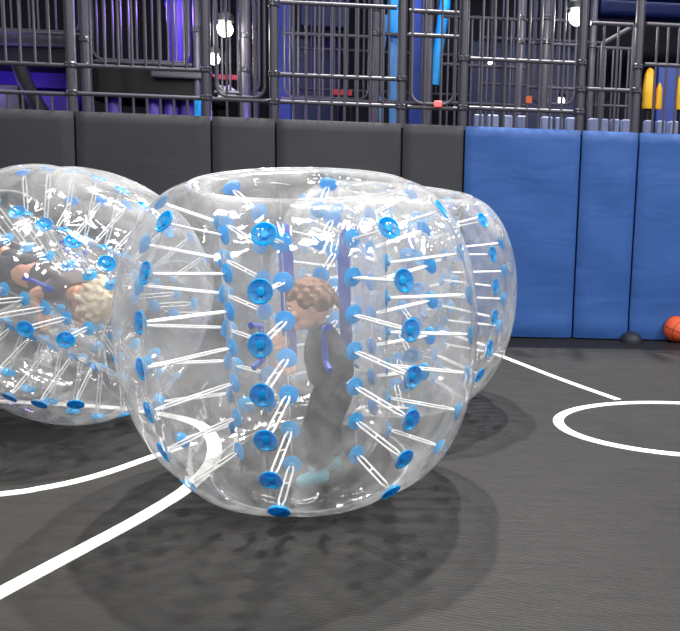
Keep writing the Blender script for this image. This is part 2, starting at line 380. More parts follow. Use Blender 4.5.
# ------------------------------------------------------------------ fence on the wall
def fence_post(px, off, zt=3.9, r=.042, label='', clamps=(), zb=PADH - .03, group='posts of the front fence', m='steel'):
    p = wp(px, 60, off)
    t = wthing('fence_post', label, 'fence post', p.x, off, zb, group)
    b = MB(); b.tube([(0, 0, 0), (0, 0, zt - zb)], r, 14); b.build('pole', M[m], t)
    for cy in clamps:
        z = wp(px, cy, off).z - zb
        b = MB(); b.tube([(0, 0, z - .026), (0, 0, z - .02), (0, 0, z + .02), (0, 0, z + .026)], [r + .002, r + .008, r + .008, r + .002], 14)
        for sx in (-1, 1):
            b.ball((sx * .022, -r - .004, z + .010), .014, 8, 6); b.ball((sx * .022, -r - .004, z - .010), .014, 8, 6)
        b.build('clamp', M['clamp'], t)
    return t
def fence_panel(x0, x1, off, rails, bands, spacing, label, zt=3.9, zb=PADH - .03, br=.0115, rr=.019, m='steel', group='front fence railing run', ubend=None):
    """rails: y pixels at the middle; bands: (y_top or None, y_bottom or None) ranges of balusters"""
    xm = (x0 + x1) / 2
    a = wp(x0, 60, off).x; c = wp(x1, 60, off).x; mid = (a + c) / 2
    t = wthing('railing', label, 'railing', mid, off, zb, group)
    for y in rails:
        z = wp(xm, y, off).z - zb
        b = MB(); b.tube([(a - mid, 0, z), (c - mid, 0, z)], rr, 10); b.build('rail', M[m], t)
    n = max(2, round((c - a) / spacing))
    cache = {}
    for (y1, y0) in bands:
        z1 = (wp(xm, y1, off).z if y1 is not None else zt) - zb
        z0 = (wp(xm, y0, off).z if y0 is not None else zb) - zb
        b = MB(); b.tube([(0, 0, z0), (0, 0, z1)], br, 8); me = b.mesh('baluster'); me.materials.append(M[m])
        for k in range(n - 1):
            o = obj('baluster', me, t); o.location = (a - mid + (c - a) * (k + 1) / n, 0, 0)
    if ubend is not None:
        z = wp(xm, ubend, off).z - zb; q = .10; hw = (c - a) / 2 - .03
        b = MB(); pts = [(-hw, 0, zt - zb)] + [(-hw + q - q * math.cos(R(an)), 0, z + q - q * math.sin(R(an))) for an in range(0, 91, 15)]
        pts += [(hw - q + q * math.sin(R(an)), 0, z + q - q * math.cos(R(an))) for an in range(0, 91, 15)] + [(hw, 0, zt - zb)]
        b.tube(pts, .014, 8); b.build('bent_bar', M[m], t)
    return t
OF = .2
plist = [(-62, (63, 92), 'grey fence post beyond the left edge of the fence'),
         (71, (65, 93), 'grey fence post between the deck beam and the violet padding at left'),
         (206, (70, 98), 'grey fence post just left of the two bright lamps'),
         (274, (74, 102, 4), 'grey fence post right of the two bright lamps'),
         (402, (79, 107), 'grey fence post beside the bright cyan column'),
         (464, (59, 108), 'grey fence post above the seam of grey and blue pads'),
         (582, (63, 90, 112), 'grey fence post beside the single bright lamp at right'),
         (638, (67, 91), 'grey fence post left of the yellow padded figure'),
         (772, (67,), 'grey fence post beyond the right edge of the fence')]
for px, cl, lb in plist: fence_post(px, OF, label=lb, clamps=cl)
fence_panel(-53, 64.5, OF, (63, 92), ((None, 63), (92, None)), .118, 'front fence railing at the left edge with an open band over violet padding')
fence_panel(77.5, 200, OF, (68, 96), ((None, 68), (96, None)), .112, 'front fence railing with an open dark band before the violet column')
fence_panel(212.5, 268, OF, (100,), ((None, None),), .125, 'narrow front fence railing in front of the two bright lamps', ubend=97)
fence_panel(280.5, 396, OF, (5, 77, 104), ((5, None),), .108, 'front fence railing with three rails left of the cyan column')
fence_panel(408.5, 458, OF, (12, 36, 108), ((None, None),), .125, 'narrow front fence railing before the blue slide', ubend=104)
fence_panel(470.5, 575, OF, (61, 110), ((None, None),), .105, 'front fence railing over the wrinkled blue pad with tall bars')
fence_panel(589, 631, OF, (24, 90), ((24, None),), .115, 'narrow front fence railing with a top rail left of the yellow figure')
fence_panel(645, 765, OF, (27, 67), ((27, None),), .105, 'front fence railing with a top rail before the yellow figures')

# the fences further in: same bars, dimmer
def ipanel(*a, **k):
    k.setdefault('group', 'inner fence railing run of the play area'); k.setdefault('m', 'steel2'); return fence_panel(*a, **k)
ZD = 2.0
ipanel(-40, 84, 1.25, (32,), ((None, 32),), .085, 'inner fence railing over the deck beam at the far left', zt=4.3, ubend=30)
ipanel(90, 192, 1.25, (63,), ((None, 63),), .078, 'inner fence railing with a bent bar before the violet column', zt=4.3, ubend=61)
ipanel(214, 262, 1.25, (93,), ((None, 93),), .075, 'narrow inner fence railing behind the two bright lamps', zt=4.3, ubend=92)
ipanel(282, 372, 1.25, (35, 100), ((None, 100),), .082, 'inner fence railing with red strip behind its bars', zt=4.3, ubend=98)
ipanel(378, 432, 1.3, (35, 103), ((None, 103),), .10, 'inner fence railing crossing the cyan column', zt=4.3, ubend=102)
ipanel(440, 526, 1.3, (18, 66, 104), ((18, None),), .08, zb=1.66, label='inner fence railing behind the tall bars over the blue pad', zt=4.3)
ipanel(530, 578, 1.3, (20, 44, 88), ((None, 106),), .10, 'narrow inner fence railing behind the single lamp at right', zt=4.3, ubend=104)
ipanel(590, 636, 1.3, (48, 106), ((48, None),), .075, 'small low inner fence railing with close bars left of the yellow figure', zt=4.3)
ipanel(300, 470, 2.6, (52, 92), ((None, 92),), .13, 'farthest inner fence railing with wide bars behind the cyan column', zt=4.6)
ipanel(480, 600, 2.6, (40, 86), ((None, 86),), .13, 'farthest inner fence railing with wide bars behind the single lamp', zt=4.6)
for px, off, rr, cl, lb in ((86, 1.15, .05, (40, 66), 'thick dark inner post right of the deck beam'),
                            (197, 1.3, .035, (30,), 'slim inner post right of the violet column'),
                            (245, 1.15, .055, (36, 70), 'thick dark inner post left of the blue panels'),
                            (256, 1.6, .03, (3, 28), 'slim inner post with clamps above the narrow panel'),
                            (376, 1.15, .04, (9, 34), 'inner post at the left of the cyan column'),
                            (428, 1.15, .05, (13, 36), 'thick dark inner post left of the blue slide'),
                            (520, 1.1, .035, (18, 42), 'slim inner post behind the tall bars'),
                            (545, 1.2, .045, (18, 42), 'inner post left of the single bright lamp'),
                            (592, 1.2, .035, (22, 46), 'inner post right of the single bright lamp')):
    fence_post(px, off, zt=4.6, r=rr, label=lb, clamps=cl, group='inner posts of the play area', m='steel2')
# stair handrail between two front posts
b = MB(); a_ = wp(602, 44, .9); c_ = wp(634, 26, .9)
b.tube([WM @ a_, WM @ c_], .02, 8); b.tube([WM @ a_, WM @ Vector((a_.x, .9, PADH - .03))], .016, 8); b.tube([WM @ c_, WM @ Vector((c_.x, .9, PADH - .03))], .016, 8)
tag(b.build('stair_handrail', M['steel']), 'sloping handrail behind the narrow panel left of the yellow figure', 'handrail')

# ------------------------------------------------------------------ play area behind the fence
def slab(name, m, x0, x1, y0, y1, off, depth, label, cat, bevel=.02, group=None, ground_=False, hang=False):
    p = wp(x0, y1, off); q = wp(x1, y0, off)
    mid = (p.x + q.x) / 2
    b = MB(); lo = 1.66 - p.z if ground_ else 0; hi = (5.2 if hang else q.z) - p.z
    b.box((p.x - mid, 0, lo), (q.x - mid, depth, hi)); o = b.build(name, M[m], smooth=False, bevel=bevel)
    o.location = WM @ Vector((mid, off, p.z)); o.rotation_euler = (0, 0, math.atan2(WU.y, WU.x))
    return tag(o, label, cat, group)
mb = MB(); wbox(mb, (-9, .42, 1.55), (9, 6.2, 1.66)); struct(mb.build('floor_platform', M['deck'], smooth=False))
slab('deck_beam', 'beam', -60, 66, 31, 42, 1.4, .12, 'grey steel deck beam crossing behind the far left fence bars', 'beam')
slab('deck_slab', 'deck', -60, 66, 42, 62, 1.45, .9, 'black deck under the grey beam at far left', 'deck')
slab('deck_slab', 'deck', 74, 206, 72, 95, 1.3, 1.0, 'long black deck in the open band of the second fence panel', 'deck')
slab('deck_beam', 'beam', 150, 204, 71, 77, 1.22, .07, 'short brownish grey beam end below the violet column', 'beam')
b = MB()
slab('padded_block', 'violet', -60, 67, 63, 84, 1.95, .6, 'violet padded block behind the left fence, upper of two', 'padded block')
slab('padded_block', 'violet', -60, 67, 91, 112, 1.95, .7, 'violet padded block behind the left fence, lower of two', 'padded block')
slab('padded_block', 'beam', -2, 18, 85, 110, 1.2, .3, 'mauve grey padded block at the left edge below the deck', 'padded block')
b = MB(); b.tube([WM @ wp(18, 62, 1.2), WM @ wp(24, 80, 1.2), WM @ wp(32, 95, 1.2), WM @ wp(42, 112, 1.2)], .07, 12)
tag(b.build('curved_strut', M['deck']), 'black curved strut in front of the violet padded blocks', 'strut')
for i, (px, wd) in enumerate(((105, 11), (146, 12), (164, 11), (181, 11))):
    p = wp(px, 100, 1.25); r_ = (wp(px + wd / 1.4, 100, 1.25).x - p.x)
    t0 = wp(px, 95.5, 1.25).z
    b = MB(); b.lathe([(r_ * .9, 0), (r_, .02), (r_, t0 - 1.66 - .02), (r_ * .9, t0 - 1.66)], 20)
    o = b.build('padded_drum', M['violet']); o.location = WM @ Vector((p.x, 1.5, 1.66))
    tag(o, ['violet padded drum under the black deck, leftmost of four', 'violet padded drum under the black deck, second from left', 'violet padded drum under the black deck, third from left',
            'violet padded drum under the black deck, nearest the two lamps'][i], 'padded drum', 'violet drums under the deck')
p = wp(180, 66, 2.2); b = MB(); b.lathe([(.115, 0), (.13, .03), (.13, 2.0), (.12, 2.03)], 24)
b.tube([(.135 * math.cos(R(an)), .135 * math.sin(R(an)), .62 + .002 * (an + 170)) for an in range(-170, -9, 16)], .012, 8)
o = b.build('padded_column', M['violet']); o.location = WM @ p; tag(o, 'bright violet round column behind the second fence panel', 'column')
slab('padded_screen', 'cyan', 194, 199, 96, 110, .8, .08, 'small cyan upright panel beside the post left of the lamps', 'screen', .01, ground_=True)
slab('padded_screen', 'cyan', 387, 399, -25, 36, 1.9, .1, 'bright cyan upright panel behind the fence near its middle', 'screen', hang=True)
slab('padded_screen', 'sky', 389, 398, 38, 105, 2.05, .15, 'pale blue upright panel below the bright cyan panel', 'screen', ground_=True)
slab('padded_screen', 'navy', 277, 291, -25, 68, 1.9, .2, 'deep blue upright panel right of the post near the two lamps', 'screen', ground_=True)
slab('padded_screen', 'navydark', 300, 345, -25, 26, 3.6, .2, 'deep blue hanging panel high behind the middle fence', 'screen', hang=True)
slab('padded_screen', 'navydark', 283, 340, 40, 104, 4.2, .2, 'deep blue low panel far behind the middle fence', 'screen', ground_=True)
slab('padded_screen', 'navy', 409, 426, -25, 74, 1.9, .2, 'deep blue upright panel between cyan panel and blue slide', 'screen', ground_=True)
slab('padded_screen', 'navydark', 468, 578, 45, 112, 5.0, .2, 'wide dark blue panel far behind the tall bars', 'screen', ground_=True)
slab('padded_screen', 'navy', 655, 770, 70, 126, 2.2, .2, 'dark blue panel behind the yellow figures', 'screen', ground_=True)
slab('ceiling_beam', 'navy', 600, 780, 4, 14, 4.2, .3, 'navy ceiling beam at the top right, lower of two', 'beam')
slab('ceiling_beam', 'navy', 560, 780, -16, -8, 3.4, .3, 'navy ceiling beam at the top right, upper of two', 'beam')
def pipe(name, m, pts, r, label, cat, off):
    b = MB(); b.tube([WM @ wp(x, y, off) for x, y in pts], r, 12); return tag(b.build(name, M[m]), label, cat)
pipe('slide_tube', 'cyan', [(446, -30), (445, 5), (441, 30), (437, 60), (434, 85)], .06, 'blue slide tube hanging right of the deep blue panel', 'slide', 2.0)
pipe('bent_tube', 'sky', [(386, 15), (384, 40), (381, 60), (380, 85), (380, 100), (380, 175)], .022, 'thin pale blue bent tube left of the cyan panel', 'tube', 1.7)
for i, (x0, x1) in enumerate(((211, 217), (217, 223), (223, 230))):
    pipe('white_hoop', 'white', [(x0, 101), (x0 - 1, 94), (x0 + 1, 89), (x1 - 2, 87.5), (x1 + 3, 91), (x1 + 4, 101)], .03,
         ['white bent hoop below the two lamps, leftmost', 'white bent hoop below the two lamps, middle', 'white bent hoop below the two lamps, rightmost'][i], 'hoop', 1.7 + .12 * i)
def barrier(x0, x1, y0, y1, off, label):
    p = wp(x0, y1, off); q = wp(x1, y0, off); mid = (p.x + q.x) / 2
    t = wthing('red_barrier', label, 'barrier', mid, off, 1.66)
    b = MB(); b.box((p.x - mid, 0, p.z - 1.66), (q.x - mid, .04, q.z - 1.66)); b.build('bar', M['red'], t, False, .006)
    for sx in (p.x - mid + .02, q.x - mid - .02):
        b = MB(); b.tube([(sx, .06, 0), (sx, .06, q.z - 1.66)], .018, 8); b.build('leg', M['deck'], t)
barrier(212, 238, 75, 79, 2.2, 'red barrier bar above the white hoops near the two lamps')
barrier(333, 352, 90, 95, 2.4, 'red barrier bar low behind the middle fence railing')
slab('red_light', 'redlight', 434, 442, 101, 106, .13, .045, 'small glowing red light below the blue slide', 'light', .006)
slab('paper_tag', 'orange', 526, 532, 96, 103, .178, .012, 'small orange tag hanging behind the tall bars', 'tag', 0)
# pale foam blocks on the platform edge, seen through the bar feet
fb = [(474, 484), (487, 499), (503, 513), (517, 528), (541, 553), (555, 563), (566, 577), (589, 599), (601, 609), (611, 620), (622, 632), (645, 654), (657, 666), (669, 679)]
for i, (x0, x1) in enumerate(fb):
    mid = (x0 + x1) / 2; sl = (mid - 470) * .035
    near = ['first', 'second', 'third', 'fourth', 'fifth', 'sixth', 'seventh', 'eighth', 'ninth', 'tenth', 'eleventh', 'twelfth', 'thirteenth', 'fourteenth'][i]
    slab('foam_block', 'pale', x0, x1, 114 + sl, 130 + sl, .75, .12, 'pale blue foam block low behind the blue pads, %s from the left' % near, 'foam block', .015, 'foam blocks along the platform edge', ground_=True)
# yellow padded figures
def yellow(px, y0, y1, off, wdt, label, fin):
    p = wp(px, y1, off); h = wp(px, y0, off).z - p.z
    t = wthing('padded_bollard', label, 'bollard', p.x, off, p.z, 'yellow padded figures')
    b = MB(); b.lathe([(wdt * .9, 0), (wdt, .03), (wdt, h * .6), (wdt * .8, h * .85), (wdt * .45, h * .97), (.01, h)], 20); b.build('body', M['yellow'], t)
    b = MB(); b.tube([(0, 0, 1.66 - p.z), (0, 0, .01)], .03, 12); b.build('stand', M['deck'], t)
    if fin:
        b = MB(); b.lathe([(wdt * .5, 0), (wdt * .55, .02), (wdt * .5, h * .5), (wdt * .2, h * .64), (.005, h * .66)], 16, Matrix.Translation((wdt * 1.65, 0, 0))); b.build('side_pad', M['yellow'], t)
        b = MB(); b.box((wdt * .35, -wdt * 1.02, .05), (wdt * .6, -wdt * .3, h * .7)); b.build('stripe', M['orange'], t, False, .005)
    return t
yellow(648, 68, 109, 1.4, .066, 'yellow padded figure with an orange stripe right of a fence post', True)
yellow(680, 75, 110, 1.4, .068, 'plain yellow padded figure at the right edge behind the fence', False)
# lamps
def bulb(px, py, off, r, label, m='bulb', pw=0):
    p = wp(px, py, off); t = wthing('spot_lamp', label, 'lamp', p.x, off, p.z)
    b = MB(); b.ball((0, 0, 0), r, 16, 10); b.build('bulb', M[m], t)
    b = MB(); b.lathe([(r * .7, r * .75), (r * 1.15, r * .9), (r * 1.15, r * 1.6), (r * .5, r * 2.0)], 16); b.build('housing', M['housing'], t)
    b = MB(); b.tube([(0, 0, r * 2.0), (0, 0, 5.2 - p.z)], .012, 8); b.build('stem', M['housing'], t)
    if pw:
        l = lamp('spot_glow', WM @ (p + Vector((0, -.2, -.05))), pw, .1, (1, .95, .85), kind='POINT')
bulb(225, 29, 1.0, .075, 'bright white spot lamp, the upper of the two left of the middle post', pw=14)
bulb(214, 59, 1.0, .055, 'bright white spot lamp, the lower of the two left of the middle post', pw=7)
bulb(577, 17, .7, .08, 'bright white spot lamp alone at the upper right behind the fence', pw=14)
bulb(490, 62, 1.6, .03, 'small white lamp behind the rail over the blue pad', 'bulb_w')
bulb(561, 101, 1.6, .042, 'small white lamp low down left of the right post', 'bulb_w')
bulb(550, 5, 2.0, .03, 'small white lamp at the top edge left of the single bright lamp', 'bulb_w')

# ------------------------------------------------------------------ basketball
bb = ground(675, 341.5) + Vector((0, -.03, .12))
t = thing('basketball', 'orange basketball with dark seams resting against the blue pads at right', 'basketball', (bb.x, bb.y, 0))
b = MB(); b.ball((0, 0, .12), .12, 32, 20); b.build('body', M['ball'], t)
b = MB(); q = Quaternion((.3, .5, 1), R(35)); 
def ring(ax, off):
    ax = Vector(ax).normalized(); a = ax.orthogonal().normalized(); c = ax.cross(a); rr = math.sqrt(.1205 ** 2 - off ** 2)
    return [Vector((0, 0, .12)) + q @ (ax * off + rr * (math.cos(2*math.pi*i/40) * a + math.sin(2*math.pi*i/40) * c)) for i in range(40)]
for ax, of in (((1, 0, 0), 0), ((0, 0, 1), 0), ((0, 1, 0), .062), ((0, 1, 0), -.062)): b.tube(ring(ax, of), .0028, 6, True)
b.build('seam', M['seam'], t)
dm = ground(630, 340.5)
b = MB(); b.lathe([(.10, 0), (.10, .02), (.085, .06), (.05, .085), (.005, .095)], 24); o = b.build('dark_dome', M['dome_dark']); o.location = (dm.x, dm.y - .06, 0)  # stands for an unidentified dark half-round spot at the pad seam
tag(o, 'small dark dome on the floor at the pad seam left of the basketball', 'door stop')

# ------------------------------------------------------------------ bubble balls
NC = 8
ZI = [.46 - .92 * i / 6 for i in range(7)]                       # rows of cords along the inner tube
ZO = [z * 1.16 for z in ZI]
CR = .42                                                         # radius of the rolled rim round each opening
RC, RB = .702, .762                                               # radius at a cord column and at a bulge
def prof_outer(z, rm): 
    zz = min(abs(z) / .63, 1)
    return CR + (rm - CR) * math.sqrt(max(0, 1 - zz ** 1.95))
def r_out(phi, z):
    s = abs(math.sin(NC / 2 * phi)) ** .75
    zr = (z / 1.16 / (.92 / 6)); near = .72 + .28 * math.cos(2 * math.pi * zr) 
    dip = (1 - s) * (.78 + .22 * near)
    return prof_outer(z, RB - (RB - RC) * dip)
def r_in(phi, z):
    s = abs(math.sin(NC / 2 * phi)) ** .9
    return .345 - .028 * s
NA = 192
def skin_mesh():
    m_ = MB(); nz = 72; rows = []
    for i in range(nz + 1):
        a = -math.pi / 2 + math.pi * i / nz; z = .63 * math.copysign(abs(math.sin(a)) ** .92, math.sin(a)); rows.append(z)
    vs = []; fs = []
    for z in rows:
        for j in range(NA):
            ph = 2 * math.pi * j / NA; r = r_out(ph, z); vs.append(Vector((r * math.cos(ph), r * math.sin(ph), z)))
    for i in range(nz):
        for j in range(NA):
            j2 = (j + 1) % NA; fs.append((i*NA+j, i*NA+j2, (i+1)*NA+j2, (i+1)*NA+j))
    m_.add(vs, fs); return m_
def tube_mesh():
    m_ = MB(); prof = []
    for an in range(0, 91, 15): prof.append((None, CR - (CR - .345) * math.sin(R(an)), .63 - .11 + .11 * math.cos(R(an))))
    top = [(r, z) for _, r, z in prof]
    zs = top + [(None, .52 - 1.04 * k / 24) for k in range(1, 24)] + [(r, -z) for r, z in reversed(top)]
    vs = []; fs = []
    for r, z in zs:
        for j in range(NA):
            ph = 2 * math.pi * j / NA
            ri = r_in(ph, z)
            if r is None: rr = ri
            else:
                k = min(1, max(0, (CR - r) / (CR - .345))); rr = r + (ri - .345) * k
            vs.append(Vector((rr * math.cos(ph), rr * math.sin(ph), z)))
    for i in range(len(zs) - 1):
        for j in range(NA):
            j2 = (j + 1) % NA; fs.append((i*NA+j, i*NA+j2, (i+1)*NA+j2, (i+1)*NA+j))
    m_.add(vs, fs); return m_
def smoothmesh(m_, name, material):
    me = bpy.data.meshes.new(name); me.from_pydata([tuple(v) for v in m_.v], [], m_.f); me.update()
    me.polygons.foreach_set('use_smooth', [True] * len(me.polygons)); me.materials.append(material); return me
def frame(nrm, p, tang=Vector((0, 0, 1))):
    n = nrm.normalized(); x = tang.cross(n).normalized(); y = n.cross(x)
    return Matrix(((x.x, y.x, n.x, p.x), (x.y, y.y, n.y, p.y), (x.z, y.z, n.z, p.z), (0, 0, 0, 1)))
# outer patch: a shallow dish with raised rim, ribs and hub
d = MB(); d.lathe([(.008, -.012), (.020, -.010), (.034, -.003), (.043, .006), (.0445, .010), (.041, .012), (.036, .004), (.022, -.002), (.017, -.003), (.015, .006), (.011, .008), (.004, .0075)], 24)
for k in range(6):
    an = k * math.pi / 3; d.tube([(.015 * math.cos(an), .015 * math.sin(an), -.001), (.037 * math.cos(an), .037 * math.sin(an), .006)], .0018, 6)
ME_OUT = d.mesh('outer_patch'); ME_OUT.materials.append(M['blue'])
d = MB(); d.lathe([(.010, .014), (.013, .012), (.014, .004), (.030, .002), (.039, -.001), (.040, -.003), (.037, -.005), (.01, -.004)], 24)
ME_IN = d.mesh('inner_patch'); ME_IN.materials.append(M['blue'])
GRP = 'clear inflatable bubble balls'
def make_ball(label):
    t = thing('bubble_ball', label, 'bubble ball', (0, 0, 0), GRP)
    obj('outer_skin', smoothmesh(skin_mesh(), 'outer_skin', M['film']), t)
    obj('inner_tube', smoothmesh(tube_mesh(), 'inner_tube', M['tube']), t)
    cords = {}
    for c in range(NC):
        ph = 2 * math.pi * c / NC; e = Vector((math.cos(ph), math.sin(ph), 0)); tg = Vector((-math.sin(ph), math.cos(ph), 0))
        for zi, zo in zip(ZI, ZO):
            ro = r_out(ph, zo); ri = r_in(ph, zi)
            po = e * ro + Vector((0, 0, zo)); pi = e * ri + Vector((0, 0, zi))
            h = .01; sl = (r_out(ph, zo + h) - r_out(ph, zo - h)) / (2 * h)
            n = (e - Vector((0, 0, sl))).normalized()
            a = obj('outer_patch', ME_OUT, t); a.matrix_local = frame(n, po + n * .002)
            a = obj('inner_patch', ME_IN, t); a.matrix_local = frame(e, pi + e * .004)
            key = round(abs(zi), 3) * (1 if zi >= 0 else -1)
            # one cord: two parallel clear straps with a small knot
            L0 = pi + e * .012; L1 = po - n * .010
            ln = (L1 - L0).length
            k2 = round(ln, 3)
            if k2 not in cords:
                q = MB()
                for sg in (-1, 1): q.tube([(sg * .006, 0, 0), (sg * .012, 0, ln * .12), (sg * .012, 0, ln * .85), (sg * .005, 0, ln)], .0042, 8)
                q.tube([(-.012, 0, ln * .42), (.012, 0, ln * .46)], .003, 6)
                cords[k2] = q.mesh('cord'); cords[k2].materials.append(M['cord'])
            a = obj('cord', cords[k2], t); a.matrix_local = frame(L1 - L0, L0, tg.cross(L1 - L0).normalized())
    # welded seams: rolled rims of both openings and one along the tube at each row of patches
    for sg in (-1, 1):
        q = MB(); q.tube([((CR + .012) * math.cos(2*math.pi*i/96), (CR + .012) * math.sin(2*math.pi*i/96), sg * .632) for i in range(96)], .0055, 8, True); q.build('rim_seam', M['valve'], t)
    for c in range(NC):
        ph = 2 * math.pi * c / NC; q = MB()
        q.tube([((r_in(ph, 0) + .001) * math.cos(ph), (r_in(ph, 0) + .001) * math.sin(ph), -.50 + 1.0 * i / 12) for i in range(13)], .0022, 6); q.build('tube_seam', M['valve'], t)
    # inflation valve on the upper shoulder
    ph = R(56); z = .47; r = r_out(ph, z); e = Vector((math.cos(ph), math.sin(ph), .45))
    q = MB(); mm = frame(e, Vector((r * math.cos(ph), r * math.sin(ph), z)))
    q.lathe([(.03, -.004), (.046, 0), (.046, .006), (.040, .008), (.036, .003), (.024, .003), (.022, .014), (.014, .016), (.01, .010)], 24, mm); q.build('inflation_valve', M['valve'], t)
    # shoulder straps and hand grips inside the tube
    for ph, dx in ((R(150), .0), (R(210), .0)):
        q = MB(); e = Vector((math.cos(ph), math.sin(ph), 0)); tg = Vector((-e.y, e.x, 0))
        pts = [(.318, .40), (.285, .37), (.262, .25), (.262, 0), (.272, -.22), (.318, -.27)]
        vs = []; fs = []
        for (r, z) in pts:
            for (sg, dr) in ((-1, 0), (1, 0), (1, -.008), (-1, -.008)):
                vs.append(e * (r + dr) + tg * sg * .032 + Vector((0, 0, z)))
        for i in range(len(pts) - 1):
            for k in range(4):
                k2 = (k + 1) % 4; fs.append((i*4+k, i*4+k2, (i+1)*4+k2, (i+1)*4+k))
        fs += [(3, 2, 1, 0), tuple(len(vs) - 4 + k for k in range(4))]
        q.add(vs, fs); q.build('shoulder_strap', M['strap'], t)
    for ph in (R(-28), R(28)):
        q = MB(); e = Vector((math.cos(ph), math.sin(ph), 0))
        q.tube([e * .325 + Vector((0, 0, .11)), e * .27 + Vector((0, 0, .09)), e * .262 + Vector((0, 0, .02)), e * .27 + Vector((0, 0, -.05)), e * .325 + Vector((0, 0, -.07))], .013, 10)
        q.build('hand_grip', M['strap'], t)
    return t
def orient(o, axis, front, phi0, pos, KS):
    z = axis.normalized(); x = (front - front.dot(z) * z).normalized(); x = Matrix.Rotation(phi0, 3, z) @ x; y = z.cross(x)
    m3 = Matrix(((x.x, y.x, z.x), (x.y, y.y, z.y), (x.z, y.z, z.z)))
    low = 1e9
    for ph in range(0, 360, 3):
        for k in range(-40, 41):
            zz = .63 * k / 40; rr = r_out(R(ph), zz)
            low = min(low, KS * (m3 @ Vector((rr * math.cos(R(ph)), rr * math.sin(R(ph)), zz))).z)
    o.scale = (KS, KS, KS); o.rotation_euler = m3.to_euler(); o.location = (pos[0], pos[1], -low + .001)
    return m3, Vector(o.location)

main = make_ball('large clear bubble ball standing in front with a brown haired child inside')
MAINP = (-.745, 3.42)
frontv = Vector((.735, -3.24, 0)).normalized(); rightv = Vector((-frontv.y, frontv.x, 0))
AX1 = Vector((0, 0, 1)) + .158 * frontv - .04 * rightv
m1, c1 = orient(main, AX1, frontv, R(-13), MAINP, .985)
right = copy_tree(main); right['label'] = 'clear bubble ball behind the front one at its right, partly hidden'
AX3 = Vector((0, 0, 1)) + .10 * frontv + .05 * rightv
f3 = Vector((.54, -4.9, 0)).normalized()
m3_, c3 = orient(right, AX3, f3, R(10), (-.55, 4.90), .985)
left = copy_tree(main)
for ch in list(left.children):
    if ch.name.startswith('shoulder_strap'): bpy.data.objects.remove(ch)
left['label'] = 'clear bubble ball tipped on its side at the left edge with a blond child inside'
LP = (-2.20, 4.36)
vd = (Vector((LP[0], LP[1], .7)) - CAM).normalized(); rl = vd.cross(Vector((0, 0, 1))).normalized(); ul = rl.cross(vd)
TA = R(50)
dim = (rl * .88 - ul * .47); nim = (rl * .47 + ul * .88)
AX2 = -vd * math.cos(TA) + dim * math.sin(TA)
vp = -vd * math.sin(TA) - dim * math.cos(TA)                     # the side of the tipped ball that faces the court
m2, c2 = orient(left, AX2, vp * math.cos(R(22)) + nim * math.sin(R(22)), 0, LP, .90)

# ------------------------------------------------------------------ children inside the balls
DG = lambda: bpy.context.evaluated_depsgraph_get()
def skin_chain(chains, sub=2):
    """chains: list of (points, radii, branches) already as flat graph: verts [(p, r)], edges"""
    verts, edges, root = chains
    me = bpy.data.meshes.new('tmp'); me.from_pydata([tuple(p) for p, r in verts], edges, []); me.update()
    o = bpy.data.objects.new('tmp', me); COL.objects.link(o)
    sm = o.modifiers.new('skin', 'SKIN'); sm.use_smooth_shade = True
    lay = me.skin_vertices[0].data if me.skin_vertices else None
    if lay is None:
        bm = bmesh.new(); bm.from_mesh(me); bm.verts.layers.skin.verify(); bm.to_mesh(me); bm.free(); lay = me.skin_vertices[0].data
    for i, (p, r) in enumerate(verts):
        lay[i].radius = (r, r) if not isinstance(r, tuple) else r
        lay[i].use_root = (i == root)
    ss = o.modifiers.new('sub', 'SUBSURF'); ss.levels = sub; ss.render_levels = sub
    bpy.context.view_layer.update()
    out = bpy.data.meshes.new_from_object(o.evaluated_get(DG()))
    vs = [v.co.copy() for v in out.vertices]; fs = [tuple(p.vertices) for p in out.polygons]
    bpy.data.objects.remove(o); bpy.data.meshes.remove(me); bpy.data.meshes.remove(out)
    return vs, fs
def remeshed(mb_, name, material, vox, parent, smooth_it=4):
    me = mb_.mesh('tmp', True); o = bpy.data.objects.new('tmp', me); COL.objects.link(o)
    rm = o.modifiers.new('r', 'REMESH'); rm.mode = 'VOXEL'; rm.voxel_size = vox; rm.use_smooth_shade = True
    if smooth_it:
        s_ = o.modifiers.new('s', 'SMOOTH'); s_.iterations = smooth_it; s_.factor = .5
    bpy.context.view_layer.update()
    out = bpy.data.meshes.new_from_object(o.evaluated_get(DG())); out.name = name
    bpy.data.objects.remove(o); bpy.data.meshes.remove(me)
    out.materials.clear(); out.materials.append(material)
    out.polygons.foreach_set('use_smooth', [True] * len(out.polygons))
    return obj(name, out, parent)
def chain(mb_, pts, radii, sub=2):
    vs, fs = skin_chain(([(Vector(p), r) for p, r in zip(pts, radii)], [(i, i + 1) for i in range(len(pts) - 1)], 0), sub); mb_.add(vs, fs)
